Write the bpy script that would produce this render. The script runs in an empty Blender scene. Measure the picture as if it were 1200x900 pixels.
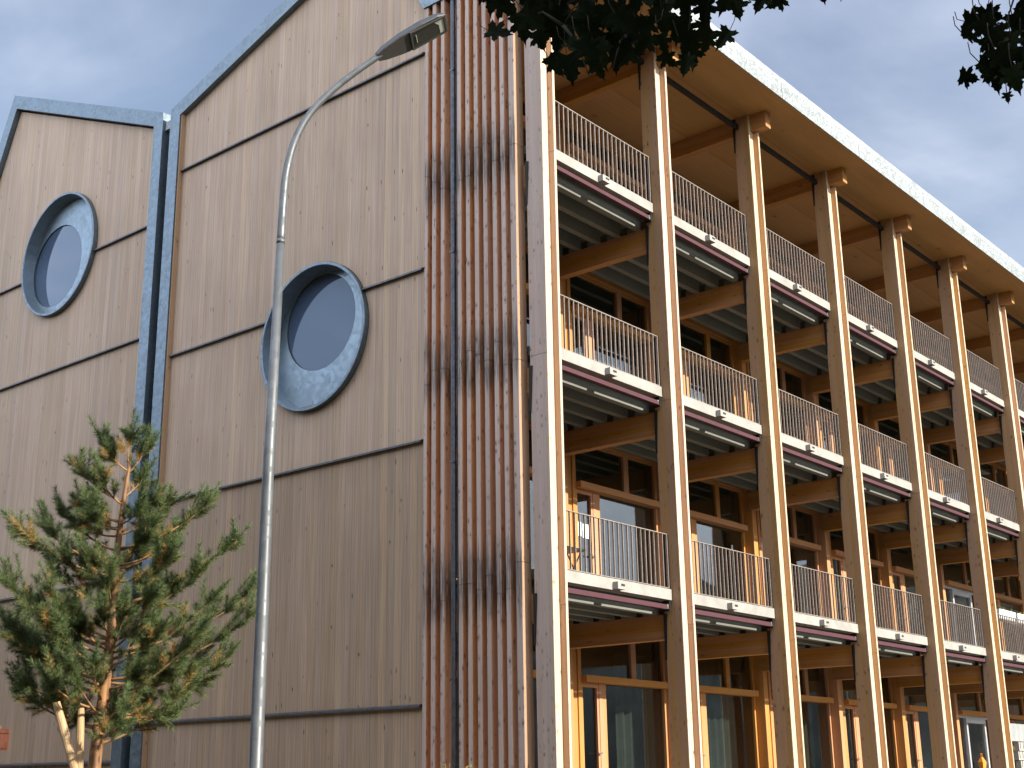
import bpy, bmesh, math, random
import numpy as np
from mathutils import Vector, Matrix
random.seed(7)
S = bpy.context.scene
COL = S.collection
R = math.radians
BAY = 3.4634
NCOL = 9
Z = [1.20, 4.781, 8.304, 11.781]          # floor levels
SOFFIT = 14.93

# ------------------------------------------------------------------ camera
FPX, PX, PY = 1549.18, -33.27, 17.98
CAM = Vector((-15.2528, -12.0092, 1.6499))
RIGHT = Vector((0.65394449, -0.75649518, -0.00846451))
UP = Vector((-0.20758975, -0.19018534, 0.95954991))
FWD = Vector((0.7275047, 0.62573524, 0.2814113))
cd = bpy.data.cameras.new('camera'); co = bpy.data.objects.new('camera', cd); COL.objects.link(co)
M = Matrix((RIGHT, UP, -FWD)).transposed().to_4x4(); M.translation = CAM
co.matrix_world = M
cd.sensor_width = 36; cd.lens = FPX/1200*36
cd.shift_x = -PX/1200; cd.shift_y = PY/1200
cd.clip_start = .05; cd.clip_end = 2000
S.camera = co

def at(u, v, d):
    """the point at horizontal distance d seen at photo pixel (u, v)"""
    r = FWD + RIGHT*((u-600-PX)/FPX) - UP*((v-450-PY)/FPX)
    r = r/math.hypot(r.x, r.y)
    return CAM + r*d
def pix(p):
    q = Vector(p)-CAM; w = q.dot(FWD)
    if w < .05: return None
    return (600+PX+FPX*q.dot(RIGHT)/w, 450+PY-FPX*q.dot(UP)/w)

# ------------------------------------------------------------------ mesh helper
class MB:
    def __init__(s): s.v = []; s.f = []; s.mi = []
    def add(s, vs, fs, mi=0):
        n = len(s.v); s.v += [tuple(p) for p in vs]; s.f += [tuple(i+n for i in f) for f in fs]; s.mi += [mi]*len(fs); return s
    def box(s, x0, x1, y0, y1, z0, z1, mi=0):
        return s.add([(x0,y0,z0),(x1,y0,z0),(x1,y1,z0),(x0,y1,z0),(x0,y0,z1),(x1,y0,z1),(x1,y1,z1),(x0,y1,z1)],
                     [(0,3,2,1),(4,5,6,7),(0,1,5,4),(1,2,6,5),(2,3,7,6),(3,0,4,7)], mi)
    def cbox(s, x0, x1, y0, y1, z0, z1, c=.006, mi=0):
        """vertical member with chamfered long edges"""
        p = [(x0+c,y0),(x1-c,y0),(x1,y0+c),(x1,y1-c),(x1-c,y1),(x0+c,y1),(x0,y1-c),(x0,y0+c)]
        return s.prism([(a,b,z0) for a,b in p], [(a,b,z1) for a,b in p], mi)
    def jbox(s, x0, x1, y0, y1, zs, c=.006, g=.004, mi=0):
        """vertical member in one piece with shallow dark joints at the inner zs"""
        def ring(z, q):
            p = [(x0+c,y0),(x1-c,y0),(x1,y0+c),(x1,y1-c),(x1-c,y1),(x0+c,y1),(x0,y1-c),(x0,y0+c)]
            cx, cy = (x0+x1)/2, (y0+y1)/2
            return [(a-(q if a > cx else -q), b-(q if b > cy else -q), z) for a, b in p]
        rs = [ring(zs[0],0)]
        for z in zs[1:-1]: rs += [ring(z-g,0), ring(z-g,.012), ring(z+g,.012), ring(z+g,0)]
        rs.append(ring(zs[-1],0)); n = 8
        vs = [p for r in rs for p in r]
        fs = [tuple(range(n))[::-1], tuple((len(rs)-1)*n+k for k in range(n))]
        for i in range(len(rs)-1): fs += [(i*n+k, i*n+(k+1)%n, (i+1)*n+(k+1)%n, (i+1)*n+k) for k in range(n)]
        return s.add(vs, fs, mi)
    def hbox(s, x0, x1, y0, y1, z0, z1, c=.006, mi=0):
        """member along y with chamfered long edges"""
        p = [(x0+c,z0),(x1-c,z0),(x1,z0+c),(x1,z1-c),(x1-c,z1),(x0+c,z1),(x0,z1-c),(x0,z0+c)]
        return s.prism([(a,y1,b) for a,b in p], [(a,y0,b) for a,b in p], mi)
    def prism(s, lo, hi, mi=0):
        n = len(lo)
        return s.add(list(lo)+list(hi), [tuple(range(n))[::-1], tuple(range(n,2*n))]+[(i,(i+1)%n,(i+1)%n+n,i+n) for i in range(n)], mi)
    def tube(s, pts, rad, seg=8, mi=0, cap=True):
        pts = [Vector(p) for p in pts]; n = len(pts); rings = []
        if not hasattr(rad, '__len__'): rad = [rad]*n
        ref = Vector((0.31,0.2,1)) if abs((pts[-1]-pts[0]).normalized().z) < .9 else Vector((1,.2,0))
        for i, p in enumerate(pts):
            t = (pts[min(i+1,n-1)]-pts[max(i-1,0)]).normalized()
            a = t.cross(ref).normalized(); b = t.cross(a)
            rings.append([p+(a*math.cos(2*math.pi*k/seg)+b*math.sin(2*math.pi*k/seg))*rad[i] for k in range(seg)])
        base = len(s.v)
        for r in rings: s.v += [tuple(q) for q in r]
        for i in range(n-1):
            for k in range(seg):
                s.f.append((base+i*seg+k, base+i*seg+(k+1)%seg, base+(i+1)*seg+(k+1)%seg, base+(i+1)*seg+k)); s.mi.append(mi)
        if cap:
            s.f.append(tuple(base+k for k in range(seg))[::-1]); s.mi.append(mi)
            s.f.append(tuple(base+(n-1)*seg+k for k in range(seg))); s.mi.append(mi)
        return s
    def build(s, name, mats, parent=None, smooth=False, fix=True):
        me = bpy.data.meshes.new(name); me.from_pydata(s.v, [], s.f)
        if not isinstance(mats, (list, tuple)): mats = [mats]
        for m in mats: me.materials.append(m)
        if len(mats) > 1: me.polygons.foreach_set('material_index', s.mi)
        if fix:
            bm = bmesh.new(); bm.from_mesh(me); bmesh.ops.recalc_face_normals(bm, faces=bm.faces); bm.to_mesh(me); bm.free()
        if smooth: me.polygons.foreach_set('use_smooth', [True]*len(me.polygons))
        me.update()
        o = bpy.data.objects.new(name, me); COL.objects.link(o)
        if parent: o.parent = parent
        return o

def tag(o, label=None, cat=None, group=None, kind=None):
    if label: o['label'] = label
    if cat: o['category'] = cat
    if group: o['group'] = group
    if kind: o['kind'] = kind
    return o
def empty(name, label, cat, loc=(0,0,0), group=None):
    o = bpy.data.objects.new(name, None); COL.objects.link(o); o.location = loc
    return tag(o, label, cat, group)
def dup(o, dx=0, dz=0, parent=None):
    """copy of a part and its sub-parts (mesh data shared), moved along the facade"""
    c = o.copy(); COL.objects.link(c); c.parent = parent or o.parent
    c.location = o.location + Vector((dx, 0, dz))
    for ch in list(o.children):
        d = ch.copy(); COL.objects.link(d); d.parent = c
    return c

# ------------------------------------------------------------------ materials
def newmat(name):
    m = bpy.data.materials.new(name); m.use_nodes = True
    nt = m.node_tree; nt.nodes.clear()
    return m, nt, nt.nodes, nt.links
class NT:
    def __init__(s, nt): s.n = nt.nodes; s.l = nt.links
    def new(s, t, **k):
        n = s.n.new(t)
        for a, b in k.items(): setattr(n, a, b)
        return n
    def put(s, sock, v):
        if isinstance(v, (int, float)): sock.default_value = v
        elif isinstance(v, (tuple, list)):
            sock.default_value = tuple(v)+((1.,) if len(sock.default_value) == 4 and len(v) == 3 else ())
        else: s.l.new(v, sock)
    def math(s, op, a, b=0., c=None, clamp=False):
        n = s.new('ShaderNodeMath', operation=op, use_clamp=clamp); s.put(n.inputs[0], a); s.put(n.inputs[1], b)
        if c is not None: s.put(n.inputs[2], c)
        return n.outputs[0]
    def comb(s, x, y, z):
        n = s.new('ShaderNodeCombineXYZ'); s.put(n.inputs[0], x); s.put(n.inputs[1], y); s.put(n.inputs[2], z); return n.outputs[0]
    def noise(s, vec, scale=1., detail=3., rough=.55):
        n = s.new('ShaderNodeTexNoise'); s.put(n.inputs['Vector'], vec); n.inputs['Scale'].default_value = scale
        n.inputs['Detail'].default_value = detail; n.inputs['Roughness'].default_value = rough; return n.outputs['Fac']
    def white(s, v):
        n = s.new('ShaderNodeTexWhiteNoise', noise_dimensions='1D'); s.put(n.inputs['W'], v); return n.outputs['Value']
    def vor(s, vec, scale=1., out='Distance', rnd=1.):
        n = s.new('ShaderNodeTexVoronoi'); s.put(n.inputs['Vector'], vec); n.inputs['Scale'].default_value = scale
        n.inputs['Randomness'].default_value = rnd; return n.outputs[out]
    def step(s, v, a, b, lo=0., hi=1.):
        n = s.new('ShaderNodeMapRange', interpolation_type='SMOOTHSTEP'); s.put(n.inputs['Value'], v)
        for k, x in zip(('From Min','From Max','To Min','To Max'), (a, b, lo, hi)): n.inputs[k].default_value = x
        return n.outputs[0]
    def mix(s, f, a, b, blend='MIX'):
        n = s.new('ShaderNodeMix', data_type='RGBA', blend_type=blend); s.put(n.inputs[0], f)
        s.put(n.inputs[6], a); s.put(n.inputs[7], b); return n.outputs[2]
    def pos(s):
        g = s.new('ShaderNodeNewGeometry'); x = s.new('ShaderNodeSeparateXYZ'); s.l.new(g.outputs['Position'], x.inputs[0])
        return g.outputs['Position'], x.outputs[0], x.outputs[1], x.outputs[2]
    def bsdf(s, col, rough=.6, metal=0., spec=.5, bump=None, bstr=.2, bdist=.01):
        b = s.new('ShaderNodeBsdfPrincipled'); s.put(b.inputs['Base Color'], col); s.put(b.inputs['Roughness'], rough)
        s.put(b.inputs['Metallic'], metal); b.inputs['Specular IOR Level'].default_value = spec
        if bump is not None:
            n = s.new('ShaderNodeBump'); n.inputs['Strength'].default_value = bstr; n.inputs['Distance'].default_value = bdist
            s.put(n.inputs['Height'], bump); s.l.new(n.outputs[0], b.inputs['Normal'])
        o = s.new('ShaderNodeOutputMaterial'); s.l.new(b.outputs[0], o.inputs[0]); return b

def wood(name, base, dark, bw=.12, axis='z', tone=.25, knots=.05, kdens=5., streak=.5, spots=0., rough=.62, stain_shade=None, seam=.5, halo=.35, drift=1., knotcol=(.06,.035,.02)):
    """boards running along `axis`; tone and grain differ from board to board, knots and resin streaks"""
    m, nt, N, L = newmat(name); T = NT(nt); P, x, y, z = T.pos()
    if axis == 'z': a, l = T.math('ADD', T.math('MULTIPLY', x, 1.), y), z
    elif axis == 'y': a, l = T.math('ADD', x, z), y
    else: a, l = T.math('ADD', y, z), x
    q = T.math('DIVIDE', a, bw); bid = T.math('FLOOR', q); fr = T.math('FRACT', q)
    rnd = T.white(bid); rnd2 = T.white(T.math('ADD', bid, 91.7))
    ls = T.math('ADD', l, T.math('MULTIPLY', rnd, 37.))
    warp = T.math('MULTIPLY', T.math('SUBTRACT', T.noise(T.comb(T.math('MULTIPLY', a, 5.), T.math('MULTIPLY', ls, .8), bid), 1., 2.), .5), .06)
    aw = T.math('ADD', a, warp)
    fine = T.noise(T.comb(T.math('MULTIPLY', aw, 110.), T.math('MULTIPLY', ls, 1.6), bid), 1., 3., .6)
    mid = T.noise(T.comb(T.math('MULTIPLY', aw, 26.), T.math('MULTIPLY', ls, .45), bid), 1., 3., .6)
    big = T.noise(P, .45, 3., .6)
    g = T.math('ADD', T.math('MULTIPLY', fine, .35), T.math('MULTIPLY', mid, .65))
    f = T.step(g, .34, .66)
    c = T.mix(T.math('MULTIPLY', f, streak), base, dark)
    hs = T.new('ShaderNodeHueSaturation'); T.put(hs.inputs['Color'], c)
    v = T.math('ADD', T.math('MULTIPLY', T.math('SUBTRACT', rnd, .5), tone), T.math('ADD', 1., T.math('MULTIPLY', T.math('SUBTRACT', big, .5), .35)))
    T.put(hs.inputs['Value'], v); T.put(hs.inputs['Saturation'], T.math('ADD', 1.-.1*drift, T.math('MULTIPLY', rnd2, .25*drift)))
    T.put(hs.inputs['Hue'], T.math('ADD', .5-.006*drift, T.math('MULTIPLY', rnd2, .012*drift)))
    c = hs.outputs[0]
    if seam:
        e = T.step(T.math('ABSOLUTE', T.math('SUBTRACT', fr, .5)), .47, .5)
        c = T.mix(T.math('MULTIPLY', e, seam), c, tuple(k*.45 for k in dark))
    if knots:
        kv = T.comb(T.math('MULTIPLY', a, kdens), T.math('MULTIPLY', l, kdens*.62), T.math('MULTIPLY', bid, 3.1))
        d = T.vor(kv, 1.); ks = T.vor(kv, 1., 'Color'); sx = T.new('ShaderNodeSeparateColor'); T.l.new(ks, sx.inputs[0])
        rad = T.math('MULTIPLY', T.math('POWER', sx.outputs[0], 2.2), knots*2.2)
        kk = T.step(T.math('SUBTRACT', d, rad), -.02, .025, 1., 0.)
        c = T.mix(T.math('MULTIPLY', kk, .85), c, knotcol)
        halo_ = T.step(T.math('SUBTRACT', d, T.math('MULTIPLY', rad, 2.2)), -.03, .08, halo, 0.)
        c = T.mix(halo_, c, tuple(k*.6 for k in dark))
    if spots:
        sv = T.comb(T.math('MULTIPLY', a, 11.), T.math('MULTIPLY', l, 2.3), bid)
        d = T.vor(sv, 1.); k2 = T.vor(sv, 1., 'Color'); sx = T.new('ShaderNodeSeparateColor'); T.l.new(k2, sx.inputs[0])
        sel = T.step(sx.outputs[1], .70, .78)
        jag = T.noise(T.comb(T.math('MULTIPLY', a, 60.), T.math('MULTIPLY', l, 9.), 0.), 1., 2.)
        c = T.mix(T.math('MULTIPLY', T.math('MULTIPLY', T.step(T.math('ADD', d, T.math('MULTIPLY', jag, .22)), .19, .25, 1., 0.), sel), spots), c, (.055,.035,.028))
    if stain_shade:   # damp, blackened bands at the floor slabs; on the flanks also painted slab shade
        zz, tot = z, None
        wob = T.math('MULTIPLY', T.math('SUBTRACT', T.noise(T.comb(T.math('MULTIPLY', a, 14.), T.math('MULTIPLY', l, .8), 0.), 1., 3.), .5), 1.5)
        for lv in stain_shade:
            d = T.math('ABSOLUTE', T.math('ADD', T.math('SUBTRACT', zz, lv), wob))
            k = T.step(d, .15, .75, 1., 0.)
            tot = k if tot is None else T.math('MAXIMUM', tot, k)
        edge = T.noise(T.comb(T.math('MULTIPLY', a, 45.), T.math('MULTIPLY', l, 2.), 3.), 1., 3.)
        c = T.mix(T.math('MULTIPLY', T.math('MULTIPLY', tot, T.step(edge, .25, .6)), .72), c, (.03,.026,.025))
    T.bsdf(c, rough, 0., .35, bump=g, bstr=.25, bdist=.004)
    return m

def metal(name, col, rough=.42, met=.85, spangle=14., var=.35, streak=True):
    m, nt, N, L = newmat(name); T = NT(nt); P, x, y, z = T.pos()
    wp = T.new('ShaderNodeVectorMath', operation='ADD'); T.l.new(P, wp.inputs[0])
    nv = T.new('ShaderNodeTexNoise'); nv.inputs['Scale'].default_value = 9.; T.l.new(P, nv.inputs['Vector'])
    sc = T.new('ShaderNodeVectorMath', operation='SCALE'); T.l.new(nv.outputs['Color'], sc.inputs[0]); sc.inputs['Scale'].default_value = .06
    T.l.new(sc.outputs[0], wp.inputs[1])
    cell = T.vor(wp.outputs[0], spangle, 'Color'); sx = T.new('ShaderNodeSeparateColor'); T.l.new(cell, sx.inputs[0])
    big = T.noise(P, 1.7, 4., .6); run = T.noise(T.comb(T.math('MULTIPLY', T.math('ADD', x, y), 6.), T.math('MULTIPLY', z, .5), 0.), 1., 3.)
    k = T.math('ADD', T.math('MULTIPLY', sx.outputs[0], .5), T.math('ADD', T.math('MULTIPLY', big, .6), T.math('MULTIPLY', run, .3 if streak else 0.)))
    lo = tuple(c*(1-var) for c in col); hi = tuple(min(1., c*(1+var*.7)) for c in col)
    c = T.mix(T.step(k, .35, 1.05), lo, hi)
    r = T.math('ADD', rough-.1, T.math('MULTIPLY', sx.outputs[1], .22))
    T.bsdf(c, r, met, .5, bump=big, bstr=.08, bdist=.02)
    return m

def matte(name, col, rough=.75, var=.2, scale=3., spec=.4, bump=.15, fine=40.):
    m, nt, N, L = newmat(name); T = NT(nt); P, x, y, z = T.pos()
    b = T.noise(P, scale, 5., .65); f = T.noise(P, fine, 3., .6)
    k = T.math('ADD', T.math('MULTIPLY', b, .7), T.math('MULTIPLY', f, .3))
    c = T.mix(T.step(k, .3, .7), tuple(c*(1-var) for c in col), tuple(min(1, c*(1+var)) for c in col))
    T.bsdf(c, rough, 0., spec, bump=f, bstr=bump, bdist=.006)
    return m

def glassmat(name, tint=(.75,.82,.8), refl=.10, dark=None, wav=.4):
    """pane: part mirror, part see-through"""
    m, nt, N, L = newmat(name); T = NT(nt); P, x, y, z = T.pos()
    gl = T.new('ShaderNodeBsdfGlossy'); gl.inputs['Roughness'].default_value = .015; gl.inputs['Color'].default_value = (.9,.95,1,1)
    nb = T.new('ShaderNodeBump'); nb.inputs['Strength'].default_value = .03*wav; nb.inputs['Distance'].default_value = .05
    T.put(nb.inputs['Height'], T.noise(P, 1.6, 1.)); T.l.new(nb.outputs[0], gl.inputs['Normal'])
    if dark is None:
        tr = T.new('ShaderNodeBsdfTransparent'); tr.inputs['Color'].default_value = tint+(1,)
    else:
        tr = T.new('ShaderNodeBsdfDiffuse'); tr.inputs['Color'].default_value = dark+(1,)
    fr = T.new('ShaderNodeFresnel'); bk = T.new('ShaderNodeNewGeometry'); T.put(fr.inputs['IOR'], T.math('SUBTRACT', 1.5, T.math('MULTIPLY', bk.outputs['Backfacing'], 1.5-1/1.5)))
    mx = T.new('ShaderNodeMixShader'); T.put(mx.inputs[0], T.math('ADD', fr.outputs[0], refl, clamp=True))
    T.l.new(tr.outputs[0], mx.inputs[1]); T.l.new(gl.outputs[0], mx.inputs[2])
    o = T.new('ShaderNodeOutputMaterial'); T.l.new(mx.outputs[0], o.inputs[0])
    return m

def leafmat(name, cols, trans=.25, scale=3., rough=.5):
    m, nt, N, L = newmat(name); T = NT(nt); P, x, y, z = T.pos()
    g = T.new('ShaderNodeNewGeometry')
    k = T.noise(P, scale, 3.); ri = g.outputs['Random Per Island']
    c = T.mix(T.step(T.math('ADD', T.math('MULTIPLY', k, .6), T.math('MULTIPLY', ri, .4)), .3, .75), cols[0], cols[1])
    b = T.new('ShaderNodeBsdfPrincipled'); T.put(b.inputs['Base Color'], c); b.inputs['Roughness'].default_value = rough; b.inputs['Specular IOR Level'].default_value = .3 if rough < .6 else .08
    t = T.new('ShaderNodeBsdfTranslucent'); T.put(t.inputs[0], c)
    mx = T.new('ShaderNodeMixShader'); mx.inputs[0].default_value = trans; T.l.new(b.outputs[0], mx.inputs[1]); T.l.new(t.outputs[0], mx.inputs[2])
    o = T.new('ShaderNodeOutputMaterial'); T.l.new(mx.outputs[0], o.inputs[0])
    return m

FL = [Z[1]-.1, Z[2]-.1, Z[3]-.1]
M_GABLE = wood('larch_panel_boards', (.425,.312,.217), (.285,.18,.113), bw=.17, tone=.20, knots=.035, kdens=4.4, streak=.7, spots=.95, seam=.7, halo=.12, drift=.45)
M_GABLESHADE = wood('shaded_panel_boards', (.335,.236,.152), (.215,.134,.08), bw=.17, tone=.22, knots=.04, kdens=4.4, streak=.75, spots=.95, seam=.7, halo=.12, drift=.45)  # browner copy for the low panels, shade on the lower gable painted in
M_SLAT = wood('weathered_slat_wood', (.42,.325,.265), (.28,.19,.14), bw=.2, tone=.14, knots=.12, kdens=13., streak=.5, spots=.9, stain_shade=FL, seam=0., drift=.4)
M_SLATSIDE = wood('bounce_lit_slat_wood', (.50,.23,.10), (.32,.13,.05), bw=.2, tone=.14, knots=.11, kdens=12., streak=.5, spots=.6, stain_shade=FL, seam=0., drift=.4)
M_POST = wood('post_wood', (.345,.21,.108), (.25,.14,.068), bw=.082, tone=.10, knots=.09, kdens=11., streak=.4, spots=.4, seam=0.)
M_SUNFRONT = wood('sunlit_front_wood', (.56,.44,.31), (.46,.34,.22), bw=.34, tone=.1, knots=.07, kdens=9., streak=.4, spots=.2, seam=0.)  # paler copy of the post wood, sunlight on the fronts painted in
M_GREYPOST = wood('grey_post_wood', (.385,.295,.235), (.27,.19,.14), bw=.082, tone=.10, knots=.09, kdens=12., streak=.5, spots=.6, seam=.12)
M_BATTEN = wood('batten_wood', (.56,.32,.16), (.42,.21,.09), bw=.4, tone=.1, knots=.05, kdens=7., streak=.5, seam=0.)
M_BEAM = wood('glulam_beam', (.40,.205,.075), (.28,.125,.04), bw=.04, axis='y', tone=.10, knots=.05, kdens=5.5, streak=.5, seam=.12)
M_FRAME = wood('window_frame_wood', (.50,.25,.11), (.38,.17,.065), bw=.3, tone=.08, knots=.03, streak=.35, seam=0.)
M_FRAMEX = wood('transom_wood', (.50,.25,.11), (.38,.17,.065), bw=.3, axis='x', tone=.08, knots=.03, streak=.35, seam=0.)
M_SOFFIT = wood('soffit_panel', (.42,.235,.085), (.31,.155,.05), bw=1.25, axis='x', tone=.16, knots=.05, kdens=3.2, streak=.5, seam=.35)
M_CONC = matte('pale_concrete', (.275,.265,.24), .8, .2, 2.2)
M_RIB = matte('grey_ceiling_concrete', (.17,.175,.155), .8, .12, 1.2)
M_ZINC = metal('galvanised_zinc', (.135,.17,.195), .42, .75, 15., .14)
M_ZINCP = metal('pale_zinc_funnel', (.20,.25,.285), .42, .75, 11., .09)
M_ZINCF = metal('bright_zinc_fascia', (.27,.30,.305), .55, .3, 26., .38)
M_FLASH = metal('dark_flashing', (.085,.085,.09), .45, .6, 20., .25)
M_RAIL = metal('railing_steel', (.30,.255,.215), .5, .4, 30., .15)
M_DARK = matte('dark_steel', (.016,.014,.013), .6, .2, 3., .2)
M_PLUM = matte('plum_awning_fabric', (.058,.015,.022), .75, .12, 8.)
M_SILVER = metal('silver_end_cap', (.6,.6,.6), .3, .9, 30., .1)
M_PANE = glassmat('window_glass', (.62,.66,.64), .08)
M_PORT = glassmat('porthole_glass', refl=.0, dark=(.055,.078,.12), wav=.15)
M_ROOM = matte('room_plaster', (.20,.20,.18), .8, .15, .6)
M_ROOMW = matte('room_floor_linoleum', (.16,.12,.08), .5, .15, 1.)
M_ROOFM = metal('roof_sheet', (.4,.42,.43), .5, .6, 6., .2)
M_ALU = metal('aluminium_door_frame', (.62,.65,.68), .4, .5, 40., .08)
M_BLACK = matte('black_rubber', (.02,.02,.02), .6, .2)
M_POLE = metal('galvanised_pole', (.105,.112,.117), .5, .4, 9., .14)
M_HEADM = matte('grey_lamp_housing', (.035,.041,.05), .4, .15, 8., .4)
M_HEADB = matte('dark_lamp_underside', (.045,.043,.038), .5, .2)
M_REFL = matte('lamp_reflector', (.05,.05,.045), .5, .2, 20., .2)
M_LENS = glassmat('lamp_lens', (.80,.80,.74), -.02)
M_BARK = wood('pine_bark', (.33,.175,.085), (.13,.07,.042), bw=.06, tone=.3, knots=.12, kdens=9., streak=.9, seam=.3)
M_TWIG = matte('pine_twig', (.27,.155,.07), .8, .3, 9.)
M_NEEDLE = leafmat('pine_needles', ((.040,.072,.026), (.19,.235,.085)), .25, 3.2)
M_NEEDLEY = leafmat('old_pine_needles', ((.30,.19,.06), (.46,.32,.11)), .2, 4.)
M_STAKE = wood('stake_wood', (.50,.36,.22), (.26,.16,.09), bw=.07, tone=.2, knots=.12, kdens=7., streak=.8, seam=.2)
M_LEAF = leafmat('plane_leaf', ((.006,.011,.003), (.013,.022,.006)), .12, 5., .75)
M_PBARK = matte('plane_bark', (.06,.052,.04), .85, .45, 6.)
M_WHITE = matte('white_plastic', (.72,.73,.72), .5, .05)
M_SIGNM = matte('rust_brown_paint', (.13,.045,.024), .6, .3, 14.)
M_ORANGE = matte('orange_fabric', (.65,.24,.03), .8, .15, 12.)
M_TABLE = matte('black_lacquer', (.018,.017,.016), .4, .2)
M_BLOCK = matte('grey_block', (.36,.35,.32), .85, .15, 5.)
M_CAB = matte('pale_grey_laminate', (.62,.66,.70), .5, .04)
M_PAPER = matte('paper', (.72,.80,.82), .8, .04)
M_SHRUB = leafmat('straw_leaf', ((.20,.20,.05), (.34,.27,.10)), .3, 9.)
M_GROUND = matte('grey_asphalt_ground', (.11,.10,.08), .9, .25, .5, .3, .4, 26.)

# ------------------------------------------------------------------ ground
g = MB(); g.add([(-600,-600,0),(600,-600,0),(600,600,0),(-600,600,0)], [(0,1,2,3)])
tag(g.build('ground', M_GROUND), kind='structure')

# unseen rise added to the south, darkening what the low windows mirror
m = MB(); rh = random.Random(4); n = 90; rows = [(70,-.5),(82,12),(100,19),(150,22),(190,-.5)]
hs = [[rh.uniform(.82,1.12) for _ in range(n)] for _ in rows]
for i, (rr, hz) in enumerate(rows):
    for k in range(n):
        a = R(170+215*k/(n-1)); m.v.append((rr*math.cos(a), rr*math.sin(a), hz*(hs[i][k] if hz > 0 else 1)))
for i in range(len(rows)-1):
    for k in range(n-1): m.f.append((i*n+k, i*n+k+1, (i+1)*n+k+1, (i+1)*n+k)); m.mi.append(0)
# unseen bank added in the west to block low sky from the gables
m2 = MB(); n2 = 80; rws = [(-19.5,-.3),(-21.5,14),(-26,18),(-48,18.5),(-70,-.3)]
for i, (xx, hz) in enumerate(rws):
    for k in range(n2):
        m2.v.append((xx+rh.uniform(-1,1), -50+170*k/(n2-1), (hz*rh.uniform(.85,1.1) if 0 < k < n2-1 else 0) if hz > 0 else hz))
for i in range(len(rws)-1):
    for k in range(n2-1): m2.f.append((i*n2+k, i*n2+k+1, (i+1)*n2+k+1, (i+1)*n2+k)); m2.mi.append(0)
M_BLOCKER = matte('sky_blocker_dark', (.05,.045,.032), .95, .5, .25, .1)
tag(m2.build('sky_blocker', M_BLOCKER), kind='structure')
tag(m.build('added_reflection_ring', matte('reflection_ring_dark', (.075,.074,.062), .95, .5, .25, .1), smooth=False), kind='structure')

# ================================================================== near building
bld = empty('timber_building', 'long timber building with stacked balconies, a slatted corner and one round window in its gable', 'building', (0,0,0))
XE = NCOL*BAY

# gable wall in panels between dark flashings, with a bite for the round window
def clip_poly(poly, z, keep_above):
    out = []
    for i in range(len(poly)):
        a, b = poly[i], poly[(i+1)%len(poly)]
        ia = (a[1] >= z) == keep_above; ib = (b[1] >= z) == keep_above
        if ia: out.append(a)
        if ia != ib:
            t = (z-a[1])/(b[1]-a[1]); out.append((a[0]+(b[0]-a[0])*t, z))
    return out
def panel(outline, z0, z1, hole, name, mat, parent, x0=0., x1=.14):
    p = clip_poly(clip_poly(outline, z0, True), z1, False)
    cy, cz, r = hole
    res = []
    for i in range(len(p)):
        a, b = p[i], p[(i+1)%len(p)]
        res.append(a)
        if abs(a[1]-b[1]) < 1e-6 and abs(a[1]-cz) < r and min(a[0],b[0]) < cy-r*.2 and max(a[0],b[0]) > cy+r*.2:
            h = math.sqrt(r*r-(a[1]-cz)**2); up = a[1] < cz+0 if False else None
            inside_above = abs(a[1]-z0) < 1e-6         # edge is this panel's lower edge
            s = 1 if b[0] > a[0] else -1
            t0 = math.atan2(a[1]-cz, -s*h); t1 = math.atan2(a[1]-cz, s*h)
            if inside_above:      # arc over the top
                if s > 0:
                    if t0 < t1: t0 += 2*math.pi
                else:
                    if t1 < t0: t1 += 2*math.pi
            else:                 # arc under
                if s > 0:
                    if t1 < t0: t1 += 2*math.pi
                else:
                    if t0 < t1: t0 += 2*math.pi
            for k in range(41):
                t = t0+(t1-t0)*k/40; res.append((cy+r*math.cos(t), cz+r*math.sin(t)))
    m = MB(); m.prism([(x0,a,b) for a,b in res], [(x1,a,b) for a,b in res])
    o = m.build(name, mat, parent)
    bm = bmesh.new(); bm.from_mesh(o.data); bmesh.ops.triangulate(bm, faces=[f for f in bm.faces if len(f.verts) > 4], ngon_method='EAR_CLIP'); bm.to_mesh(o.data); bm.free()
    return o
def gable(parent, outline, levels, hole, ylo, yhi, mat=M_GABLE):
    zs = [0.]+levels+[25.]
    for i in range(len(zs)-1):
        panel(outline, zs[i]+(.012 if i else 0), zs[i+1]-(.012 if i < len(levels) else 0), hole, 'wall_panel', M_GABLESHADE if zs[i+1] < 7.5 else mat, parent)
    cy, cz, r = hole
    for zf in levels:
        if abs(zf-cz) < r:
            h = math.sqrt(r*r-(zf-cz)**2)+.005
            segs = [(ylo, cy-h), (cy+h, yhi)]
        else: segs = [(ylo, yhi)]
        for a, b in segs:
            m = MB(); m.add([(-.07,a,zf-.035),(-.07,b,zf-.035),(.05,b,zf-.02),(.05,a,zf-.02),(-.07,a,zf-.005),(-.07,b,zf-.005),(.05,b,zf+.045),(.05,a,zf+.045)],
                  [(0,3,2,1),(4,5,6,7),(0,1,5,4),(1,2,6,5),(2,3,7,6),(3,0,4,7)])
            m.build('flashing', M_FLASH, parent)
def strip(pts, w, x0, x1, side=1):
    """flat mitred band following pts in the gable plane (y,z)"""
    n = len(pts); off = []
    P2 = [Vector((a,b)) for a,b in pts]
    for i in range(n):
        ds = []
        if i > 0: ds.append((P2[i]-P2[i-1]).normalized())
        if i < n-1: ds.append((P2[i+1]-P2[i]).normalized())
        nn = [Vector((-d.y, d.x))*side for d in ds]
        b = sum(nn, Vector((0,0))).normalized()
        off.append(P2[i]+b*(w/max(.35, b.dot(nn[0]))))
    m = MB()
    for i in range(n-1):
        q = [P2[i], P2[i+1], off[i+1], off[i]]
        g0 = .0015
        m.prism([(x0,a.x,a.y) for a in q], [(x1,a.x,a.y) for a in q])
    return m
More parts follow.
